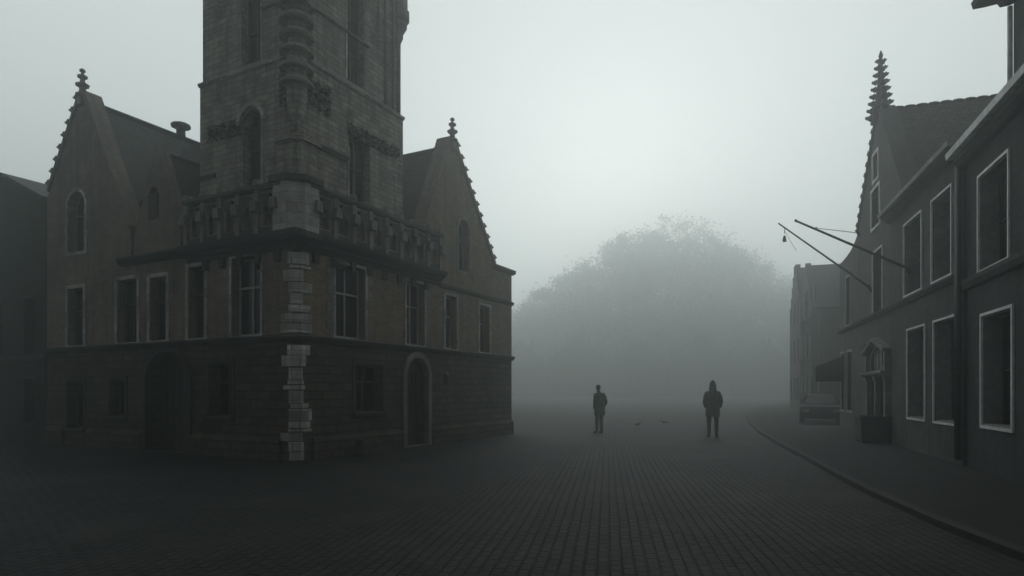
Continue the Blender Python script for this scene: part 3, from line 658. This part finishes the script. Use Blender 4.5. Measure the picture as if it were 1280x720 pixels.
# ------------------------------------------------------------------ planter
o = thing('planter', (10.62,18.35,.08), rz2, 'dark square box planter on the pavement before the pedimented doorway', 'planter')
m = MB()
b = 0.40; tt = .43; h = .72
m.mesh([(-b,-b,.05),(b,-b,.05),(b,b,.05),(-b,b,.05),(-tt,-tt,h),(tt,-tt,h),(tt,tt,h),(-tt,tt,h)], [(3,2,1,0),(0,1,5,4),(1,2,6,5),(2,3,7,6),(3,0,4,7)])
for z in (.18,.4,.62): m.box((-tt-.01,-tt-.01,z),(tt+.01,tt+.01,z+.018))
m.build('box', 'planter', o)
m = MB(); m.wall(frame((0,0,h),(1,0,0),(0,0,1)), [(-.1,-.1)]*0 or [(0,0),(0,0),(0,0)], [], 0) if False else None
m.box((-.47,-.47,h),(.47,-.38,h+.05)); m.box((-.47,.38,h),(.47,.47,h+.05)); m.box((-.47,-.379,h),(-.38,.379,h+.05)); m.box((.38,-.379,h),(.47,.379,h+.05)); m.build('rim', 'planter', o)
m = MB(); m.box((-.379,-.379,h-.04),(.379,.379,h+.02)); m.build('soil', 'soil', o)
for sx in (-1,1):
    for sy in (-1,1):
        m = MB(); m.box((sx*.34-.05,sy*.34-.05,0),(sx*.34+.05,sy*.34+.05,.06)); m.build('foot', 'planter', o)

# ------------------------------------------------------------------ people
def skin_body(name, joints, edges, parent, mat, root=0):
    me = bpy.data.meshes.new(name); me.from_pydata([j[0] for j in joints], edges, [])
    o = bpy.data.objects.new(name, me); COL.objects.link(o); o.parent = parent
    md = o.modifiers.new('skin', 'SKIN'); md.use_smooth_shade = True
    me.skin_vertices.new() if not me.skin_vertices else None
    for i, j in enumerate(joints):
        sv = me.skin_vertices[0].data[i]; r = j[1]
        sv.radius = r if isinstance(r, tuple) else (r, r); sv.use_root = (i == root)
    sb = o.modifiers.new('sub', 'SUBSURF'); sb.levels = 2; sb.render_levels = 2
    me.materials.append(M[mat]); return o
def rings(mb, rs, n=18):
    vs = []
    for (cx, cy, z, rx, ry) in rs:
        for i in range(n):
            a = 2*math.pi*i/n; vs.append((cx+rx*math.cos(a), cy+ry*math.sin(a), z))
    mb.mesh(vs, [(j*n+i, j*n+(i+1) % n, (j+1)*n+(i+1) % n, (j+1)*n+i) for j in range(len(rs)-1) for i in range(n)], True)
    mb.mesh(vs[:n], [tuple(range(n))]); mb.mesh(vs[-n:], [tuple(range(n))])
def person(loc, rz, hgt, label, coat, hood, gap, lean=0.0, head_dx=0.0):
    P = thing('person', loc, rz, label, 'person'); P.scale = (hgt/1.78,)*3
    J = [((0,0,.95),(.15,.11)), ((0,-.01,1.15),(.14,.11)), ((0,-.01,1.36),(.17,.11)), ((head_dx*.3,.0,1.48),(.08,.07)), ((head_dx,.03,1.57),(.055,.06)), ((head_dx,.045,1.66),(.078,.092)), ((head_dx,.035,1.735),(.06,.075)),
         ((-.19,0,1.41),.065), ((-.245,-.04,1.15),.046), ((-.19,.08,.95),.036), ((-.155,.12,.90),.038),
         ((.19,0,1.41),.065), ((.245,-.04,1.15),.046), ((.19,.08,.95),.036), ((.155,.12,.90),.038),
         ((-.09-gap,0,.86),.105), ((-.10-gap,.07,.50),.08), ((-.10-gap,.06,.12),.062), ((-.10-gap,.06,.045),.042), ((-.12-gap,.20,.03),(.042,.028)),
         ((.09+gap,0,.86),.105), ((.10+gap,.01,.50),.08), ((.10+gap,-.03,.12),.062), ((.10+gap,-.04,.045),.042), ((.13+gap,.12,.03),(.042,.028))]
    E = [(0,1),(1,2),(2,3),(3,4),(4,5),(5,6),(2,7),(7,8),(8,9),(9,10),(2,11),(11,12),(12,13),(13,14),(0,15),(15,16),(16,17),(17,18),(18,19),(0,20),(20,21),(21,22),(22,23),(23,24)]
    skin_body('body', J, E, P, 'trouser')
    m = MB()   # coat
    rings(m, [(0,0,.66,.225,.165),(0,0,.80,.23,.165),(0,0,.95,.22,.16),(0,-.01,1.12,.20,.155),(0,-.01,1.28,.225,.165),(0,-.01,1.38,.235,.155),(0,-.01,1.45,.15,.11),(head_dx*.4,.0,1.51,.08,.08)])
    for s in (-1,1):
        c = [((s*.17,0,1.41),.085),((s*.215,-.02,1.30),.085),((s*.245,-.04,1.13),.078),((s*.215,.02,1.0),.066),((s*.17,.09,.93),.052)]
        for (a, ra), (b_, rb) in zip(c, c[1:]): m.tube(a, b_, ra, rb, 12)
        for a, ra in c[:-1]: m.lathe(a, [(ra*math.sin(math.pi*i/6)+.0005, -ra*math.cos(math.pi*i/6)) for i in range(7)], 12)
    m.build('coat', coat, P)
    hx = head_dx
    m = MB()   # head shell: face + ears + nose
    prf = [(.035,1.545),(.06,1.575),(.073,1.62),(.077,1.67),(.072,1.72),(.05,1.762),(.012,1.782)]
    m.lathe((hx,.04,0), [(a*.97, b_) for a, b_ in prf], 16, sy=1.18)
    for s in (-1,1): m.lathe((hx+s*.078,.03,1.655), [(.004,-.03),(.014,-.015),(.015,.015),(.004,.032)], 8, sy=1.6)
    m.mesh([(hx-.014,.128,1.635),(hx+.014,.128,1.635),(hx,.155,1.64),(hx,.125,1.685)], [(0,1,2),(0,2,3),(1,3,2),(0,3,1)]); m.build('face', 'skin', P)
    m = MB()
    if hood: m.lathe((hx,.0,0), [(.13,1.44),(.125,1.52),(.112,1.62),(.105,1.70),(.085,1.77),(.05,1.82),(.012,1.85)], 16, sy=1.1); m.build('hood', coat, P)
    else: m.lathe((hx,.025,0), [(.074,1.63),(.084,1.67),(.083,1.72),(.066,1.765),(.03,1.79),(.01,1.795)], 16, sy=1.15); m.build('hair', 'hair', P)
    for s in (-1,1):
        m = MB(); g_ = gap
        m.lathe((s*(.115+g_),.055+(.09 if s < 0 else 0),0), [(.052,.0),(.056,.025),(.05,.05),(.035,.085),(.02,.1)], 12, sy=2.1); m.build('shoe', 'rubber', P)
    return P
person((3.28,23.4,0), math.radians(32), 1.80, 'left of the two figures in the fog, bare headed, dark jacket, narrow legs', 'coat', False, -.022, head_dx=-.05)
person((6.93,21.6,0), math.radians(-14), 1.88, 'right of the two figures in the fog, hooded and broader, legs slightly apart', 'coatblue', True, .012)

# ------------------------------------------------------------------ pigeons
def pigeon(loc, rz, label):
    P = thing('pigeon', loc, rz, label, 'pigeon')
    m = MB()
    n = 10; rs = [(-.17,.005,.10,.06),(-.10,.025,.02,.11),(-.03,.052,.0,.125),(.04,.056,0,.13),(.09,.042,0,.15),(.12,.026,0,.185),(.145,.024,0,.21),(.165,.02,0,.215),(.185,.006,0,.205)]
    vs = []
    for (x_, r, _, z_) in rs:
        for i in range(n):
            a = 2*math.pi*i/n; vs.append((x_, r*math.cos(a)*(1.0), z_+r*math.sin(a)))
    m.mesh(vs, [(j*n+i, j*n+(i+1) % n, (j+1)*n+(i+1) % n, (j+1)*n+i) for j in range(len(rs)-1) for i in range(n)], True)
    m.mesh(vs[:n], [tuple(range(n))]); m.mesh(vs[-n:], [tuple(range(n))])
    m.box((-.25,-.03,.085),(-.13,.03,.105)); m.build('body', 'feather', P)
    for s in (-1,1):
        m = MB(); m.mesh([(.07,s*.05,.16),(-.16,s*.03,.13),(-.16,s*.035,.11),(.04,s*.056,.09),(0,s*.066,.135)], [(0,1,4),(1,2,4),(2,3,4),(3,0,4)]); m.build('wing', 'feather', P)
        m = MB(); m.tube((.01,s*.025,.08),(.015,s*.025,.005),.005,n=6); m.box((-.01,s*.025-.012,0),(.045,s*.025+.012,.008)); m.build('leg', 'timber', P)
    m = MB(); m.tube((.18,0,.205),(.215,0,.198),.007,.001,6); m.build('beak', 'timber', P)
pigeon((5.55,27.6,0), .4, 'smaller pinkish grey pigeon on the setts, left of the pair between the figures')
pigeon((7.2,29.6,0), 2.6, 'pigeon farther off on the setts, right of the pair between the figures')

# ------------------------------------------------------------------ parked car
CAR = thing('parked_car', (14.75,29.9,0.0), math.radians(64), 'dark car parked in the fog beyond the low house on the right', 'car')
def carbody():
    m = MB()
    side = [(-2.0,.32),(-2.02,.62),(-1.9,.86),(-1.1,.95),(-.55,1.38),(.75,1.42),(1.45,1.02),(2.0,.92),(2.08,.6),(2.02,.32)]
    n = len(side); W = [.82,.86,.84,.84,.64,.64,.83,.84,.86,.82]
    vs = [(x_, w_, z_) for (x_, z_), w_ in zip(side, W)]+[(x_, -w_, z_) for (x_, z_), w_ in zip(side, W)]
    tri = tessellate_polygon([[V((x_, z_, 0)) for x_, z_ in side]])
    m.mesh(vs, [(i,(i+1)%n,n+(i+1)%n,n+i) for i in range(n)]+[tuple(t) for t in tri]+[tuple(n+j for j in t) for t in tri]); return m
carbody().build('body', 'carpaint', CAR)
m = MB(); m.mesh([(-1.05,.70,.985),(-.58,.55,1.36),(-.58,-.55,1.36),(-1.05,-.70,.985)], [(0,1,2,3)]); [setattr(m, 'v', [p+V((-.012,0,.012)) for p in m.v])]; m.build('windscreen', 'glass', CAR)
for s in (-1,1):
    m = MB(); m.mesh([(-.95,s*.82,.99),(-.5,s*.665,1.34),(.7,s*.665,1.37),(1.25,s*.80,1.05),(.1,s*.81,1.0)], [(0,1,2,3,4)]); m.v = [p+V((0,s*.012,0)) for p in m.v]; m.build('side_window', 'glass', CAR)
    for x_ in (-1.3,1.35):
        m = MB(); m.tube((x_,s*.70,.32),(x_,s*.885,.32),.32,.32,20); wh = m.build('wheel', 'rubber', CAR)
        m = MB(); m.tube((x_,s*.88,.32),(x_,s*.895,.32),.2,.18,12); m.build('rim', 'chrome', wh)
    m = MB(); m.box((-2.03,s*.62-.13,.62),(-1.9,s*.62+.13,.76)); m.build('headlight', 'chrome', CAR)
    m = MB(); m.box((1.98,s*.66-.12,.65),(2.06,s*.66+.12,.8)); m.build('tail_light', 'trouser', CAR)

# ------------------------------------------------------------------ houses dissolving in the fog
def row_house(x0, y0, u, n, wid, hh, roof_h, dep, label, group, nfl=3, stepped=False, mat='farwall'):
    u = V((*u,0)).normalized(); n = V((*n,0)).normalized()
    o = thing('gabled_house', (x0, y0, 0), math.atan2(u.y, u.x), label, 'house', group)
    up_ = 1 if (V((-u.y, u.x, 0)).dot(n) > 0) else -1
    F = frame((0,0,0), (1,0,0), (0,up_,0)); ncol = max(2, int(wid/2.0)); holes = []
    for c in range(ncol):
        cx = wid*(c+.5)/ncol
        for f in range(nfl): holes.append(rect(cx-.45, cx+.45, .9+f*2.9, 2.6+f*2.9))
    top = [(0,hh),(wid/2,hh+roof_h),(wid,hh)]
    if stepped:
        st_ = 5; top = []
        for i in range(st_): top += [(wid/2*i/st_, hh+roof_h*i/st_),(wid/2*i/st_, hh+roof_h*(i+1)/st_)]
        top = top + [(wid-a, b_) for a, b_ in top[::-1]]
    m = MB(); m.wall(F, [(wid,0),(0,0)]+[p for p in top], holes, .35); m.build('wall', mat, o)
    m = MB(); m.box((.02,min(-up_*.45,-up_*dep),0),(wid-.02,max(-up_*.45,-up_*dep),hh)); m.build('side_wall', mat, o)
    m = MB(); d0 = -up_*.36; d1 = -up_*dep
    slab(m, [(-.05,d0,hh-.05),(wid/2,d0,hh+roof_h-.15),(wid/2,d1,hh+roof_h-.15),(-.05,d1,hh-.05)]); slab(m, [(wid+.05,d0,hh-.05),(wid/2+.01,d0,hh+roof_h-.15),(wid/2+.01,d1,hh+roof_h-.15),(wid+.05,d1,hh-.05)]); rf = m.build('roof', 'slate', o)
    m = MB(); m.box((wid*.7,(d0+d1)/2-.35,hh+roof_h*.3),(wid*.7+.6,(d0+d1)/2+.35,hh+roof_h+.5)); m.build('chimney', mat, rf)
    for h_ in holes:
        a = (h_[0][0], h_[1][0], h_[0][1], h_[2][1])
        mb = MB(); mb.wall(F, grow(h_, .02), [grow(h_, -.06)], .05, d=-.15); mb.fbox(F, (a[0]+a[1])/2-.03, (a[0]+a[1])/2+.03, -.2, -.14, a[2], a[3]); w_ = mb.build('window', 'offwhite', o)
        g_ = MB(); g_.fprism(F, grow(h_, -.03), -.19, -.18); g_.build('pane', 'glass', w_)
    return o
gr = 'gabled houses fading into the fog across the square'
# right row continuing past the low house
xx, yy = 19.4, 40.5
for i, (wd, hh, rh, lb) in enumerate([(6.0,7.0,3.4,'fog veiled gabled house, nearest beyond the low house on the right'),
                                      (6.5,7.6,3.8,'tall fog veiled house, second beyond the low house on the right')]):
    row_house(xx, yy, (.326,1), (-1,.326), wd, hh, rh, 9, lb, gr, stepped=(i == 1))
    xx += wd*.31; yy += wd*.951
# awning
ap = B0+u2*12.2
o = thing('awning', (ap.x, ap.y, 0), rz2, 'dark canvas awning at the far end of the low house front', 'awning')
m = MB(); m.mesh([(0,.05,2.95),(1.05,.05,2.95),(1.05,1.05,2.55),(0,1.05,2.55),(0,.05,2.9),(1.05,.05,2.9),(1.05,1.05,2.5),(0,1.05,2.5)], [(0,1,2,3),(7,6,5,4),(0,3,7,4),(1,5,6,2),(0,4,5,1),(3,2,6,7)])
m.box((0,1.02,1.95),(1.05,1.045,2.5)); m.mesh([(-.005,.05,2.9),(-.005,1.03,2.5),(-.005,1.03,1.95),(-.005,.05,1.95),(.015,.05,2.9),(.015,1.03,2.5),(.015,1.03,1.95),(.015,.05,1.95)], [(0,1,2,3),(7,6,5,4),(0,4,5,1),(1,5,6,2),(2,6,7,3),(3,7,4,0)]); m.build('canopy', 'awning', o)
m = MB(); m.tube((.08,1.0,2.5),(.08,.03,2.2),.015); m.build('arm', 'iron', o)
# far side of the square
far = [(-46,152,14,9,6),(-31.5,153,12,8.5,5),(-19.0,152,14,9,6),(-4.5,154,13,8,6),(9,155,15,9,5.5),(24.5,155,14,8.5,6),(39,154,15,9,6),(54.5,152,14,8,6)]
nm = ['at the far left end','second from the left end','just right of the corner hall','behind the left figure','between the two figures','behind the right figure','right of the right figure','at the right end of the row']
for i, (x0, y0, wd, hh, rh) in enumerate(far):
    row_house(x0, y0, (1,.02*(i % 3-1)), (0,-1), wd, hh, rh, 9, 'faint gabled house across the square, '+nm[i], gr, stepped=(i % 2 == 0), nfl=2)

# ------------------------------------------------------------------ trees in the fog
def tree(x, y, h, rad, label, seed, nleaf=9000, zlow=.3):
    rnd = random.Random(seed)
    o = thing('plane_tree', (x, y, 0), 0, label, 'tree', 'big trees fading into the fog')
    m = MB(); tips = []
    def branch(p, d, ln, r, lev):
        q_ = p+d*ln; m.tube(p, q_, r, r*.68, 7 if lev < 2 else 4, caps=False)
        if lev >= 4: tips.append(q_); return
        if lev >= 2: tips.append(q_)
        for i in range(3 if lev < 3 else 2):
            nd = (d+V((rnd.uniform(-1,1),rnd.uniform(-1,1),rnd.uniform(-.25,.7)))*(.75 if lev else .9)).normalized()
            branch(q_, nd, ln*rnd.uniform(.62,.82), r*.62, lev+1)
    branch(V((0,0,0)), V((.02,.01,1)).normalized(), h*.2, h*.022, 0)
    for i in range(4):
        a = i*1.6+rnd.random(); branch(V((0,0,h*.18)), V((math.cos(a)*.7,math.sin(a)*.7,1)).normalized(), h*.2, h*.014, 1)
    m.build('trunk', 'bark', o)
    # crown: leaf clumps in an uneven ellipsoid
    m = MB(); clumps = []
    while len(clumps) < 150:
        a = rnd.uniform(0, 6.283); t = rnd.random(); z = zlow+(1-zlow)*t
        prof = math.sin(math.pi*(.12+.88*t)**.8)**.75 if t < .98 else .15
        if rnd.random() < (t-.45)*.9: continue
        r = rad*prof*math.sqrt(rnd.random())*rnd.uniform(.8,1.12)
        clumps.append((V((math.cos(a)*r, math.sin(a)*r, h*z)), rnd.uniform(.5,1.25)*rad*.2))
    for i in range(nleaf):
        c, cr = rnd.choice(clumps)
        p = c+V((rnd.gauss(0,1),rnd.gauss(0,1),rnd.gauss(0,.8)))*cr*.55
        s = rnd.uniform(.12,.24); a = V((rnd.uniform(-1,1),rnd.uniform(-1,1),rnd.uniform(-1,1))).normalized(); b_ = a.orthogonal().normalized()
        m.poly([p-a*s-b_*s*.5, p+a*s*.2-b_*s*.8, p+a*s, p+b_*s*.7])
    m.build('crown', 'leaf', o, merge=False)
# wooded mound far behind the square, only its rounded outline shows
def mound_z(x, y):
    a = math.exp(-((x-42)/27)**2-((y-172)/24)**2)*25+math.exp(-((x-8)/20)**2-((y-168)/20)**2)*10+math.exp(-((x-78)/24)**2-((y-176)/22)**2)*13
    return a-.6
m = MB(); nx_ = 41; vs = [((-60+i*5)*1.22, (120+j*4)*1.22, (mound_z(-60+i*5, 120+j*4)+(0 if j else -.5))*1.22) for j in range(27) for i in range(nx_)]
m.mesh(vs, [(j*nx_+i, j*nx_+i+1, (j+1)*nx_+i+1, (j+1)*nx_+i) for j in range(26) for i in range(nx_-1)], True)
tag(m.build('hill', 'moss'), 'wooded mound rising behind the square in the fog', kind='structure')
rnd = random.Random(5); m = MB(); cl = []
while len(cl) < 2200:
    x_, y_ = rnd.uniform(-40, 118), rnd.uniform(138, 196); hz_ = mound_z(x_, y_)
    if hz_ < 2 and rnd.random() < .8: continue
    top = 9+13*math.exp(-((x_-42)/34)**2)
    cl.append((V((x_, y_, hz_+rnd.uniform(.2,1)*top)), rnd.uniform(1.2,3.0)))
for i in range(170000):
    c, cr_ = rnd.choice(cl); c = c*1.22; p_ = c+V((rnd.gauss(0,1),rnd.gauss(0,1),rnd.gauss(0,.8)))*cr_*.8
    s_ = rnd.uniform(.3,.6); a = V((rnd.uniform(-1,1),rnd.uniform(-1,1),rnd.uniform(-1,1))).normalized(); b_ = a.orthogonal().normalized()
    m.poly([p_-a*s_-b_*s_*.5, p_+a*s_*.2-b_*s_*.8, p_+a*s_, p_+b_*s_*.7])
tag(m.build('distant_wood', 'leaf', merge=False), 'rounded mass of trees barely showing through the fog across the square', kind='stuff')

# ------------------------------------------------------------------ haze
m = MB(); m.box((-170,-40,-1.2),(220,300,55.0))
hz = m.build('haze', 'glass'); hz['kind'] = 'stuff'; hz['label'] = 'thick even fog filling the square'
hm = bpy.data.materials.new('fog_volume'); hm.use_nodes = True; nt = hm.node_tree
for n_ in list(nt.nodes):
    if n_.type == 'BSDF_PRINCIPLED': nt.nodes.remove(n_)
pv = nt.nodes.new('ShaderNodeVolumePrincipled'); out = [n_ for n_ in nt.nodes if n_.type == 'OUTPUT_MATERIAL'][0]
pv.inputs['Color'].default_value = (.81,.875,.87,1); pv.inputs['Density'].default_value = 0.0094; pv.inputs['Anisotropy'].default_value = .76
nt.links.new(pv.outputs[0], out.inputs['Volume']); hz.data.materials.clear(); hz.data.materials.append(hm)

# ------------------------------------------------------------------ sky and sun
SAZ, SEL = math.radians(10), math.radians(15.5)      # azimuth to the right of +Y
W = bpy.data.worlds.new('World'); S.world = W; W.use_nodes = True; nt = W.node_tree; L = nt.links.new
bg = nt.nodes['Background']
sky = nt.nodes.new('ShaderNodeTexSky'); sky.sky_type = 'NISHITA'; sky.sun_disc = False
sky.sun_elevation = SEL; sky.sun_rotation = SAZ; sky.dust_density = 5.0; sky.air_density = 1.0
hs = nt.nodes.new('ShaderNodeHueSaturation'); hs.inputs['Saturation'].default_value = .12; L(sky.outputs[0], hs.inputs['Color'])
tc = nt.nodes.new('ShaderNodeTexCoord')
dt = nt.nodes.new('ShaderNodeVectorMath'); dt.operation = 'DOT_PRODUCT'; L(tc.outputs['Generated'], dt.inputs[0])
dt.inputs[1].default_value = (math.sin(SAZ)*math.cos(SEL), math.cos(SAZ)*math.cos(SEL), math.sin(SEL))
# overcast cloud layer, thin where the sun stands behind it
cr = nt.nodes.new('ShaderNodeValToRGB'); e = cr.color_ramp.elements; e[0].position = .0; e[1].position = 1.0
mr = nt.nodes.new('ShaderNodeMapRange'); mr.inputs[1].default_value = -1; mr.inputs[2].default_value = 1; L(dt.outputs['Value'], mr.inputs[0])
L(mr.outputs[0], cr.inputs[0])
for i, (p_, c_) in enumerate([(0,.14),(.5,.18),(.70,.54),(.80,1.04),(.92,.92),(1.0,.46)]):
    el = e[i] if i < 1 else (e[1] if i == 5 else e.new(p_)); 
    el = [q for q in cr.color_ramp.elements if abs(q.position-p_) < 1e-4][0]; el.color = (c_*.94, c_*1.0, c_*1.0, 1)
sc = nt.nodes.new('ShaderNodeVectorMath'); sc.operation = 'SCALE'; sc.inputs['Scale'].default_value = 10.0; L(cr.outputs[0], sc.inputs[0])
mx = nt.nodes.new('ShaderNodeMix'); mx.data_type = 'RGBA'; mx.inputs[0].default_value = .9; L(hs.outputs[0], mx.inputs[6]); L(sc.outputs[0], mx.inputs[7])
L(mx.outputs[2], bg.inputs[0]); bg.inputs[1].default_value = .10
sl = bpy.data.lights.new('sun', 'SUN'); sl.energy = .95; sl.angle = math.radians(50); sl.color = (1,.98,.95)
so = bpy.data.objects.new('sun', sl); COL.objects.link(so)
dv = V((math.sin(SAZ)*math.cos(SEL), math.cos(SAZ)*math.cos(SEL), math.sin(SEL))); so.rotation_euler = dv.to_track_quat('Z', 'Y').to_euler()

# ------------------------------------------------------------------ camera
cam = bpy.data.cameras.new('camera'); co_ = bpy.data.objects.new('camera', cam); COL.objects.link(co_)
cam.sensor_width = 36; cam.lens = 782/1280*36; cam.shift_y = 128/1280; cam.clip_end = 2000; cam.clip_start = .05
co_.location = (0,0,1.6); co_.rotation_euler = (math.radians(90),0,0); S.camera = co_

S.view_settings.view_transform = 'Standard'; S.view_settings.look = 'None'; S.view_settings.exposure = 0.0; S.view_settings.gamma = 1
S.cycles.use_denoising = True; S.cycles.max_bounces = 6; S.cycles.volume_bounces = 2; S.cycles.diffuse_bounces = 3
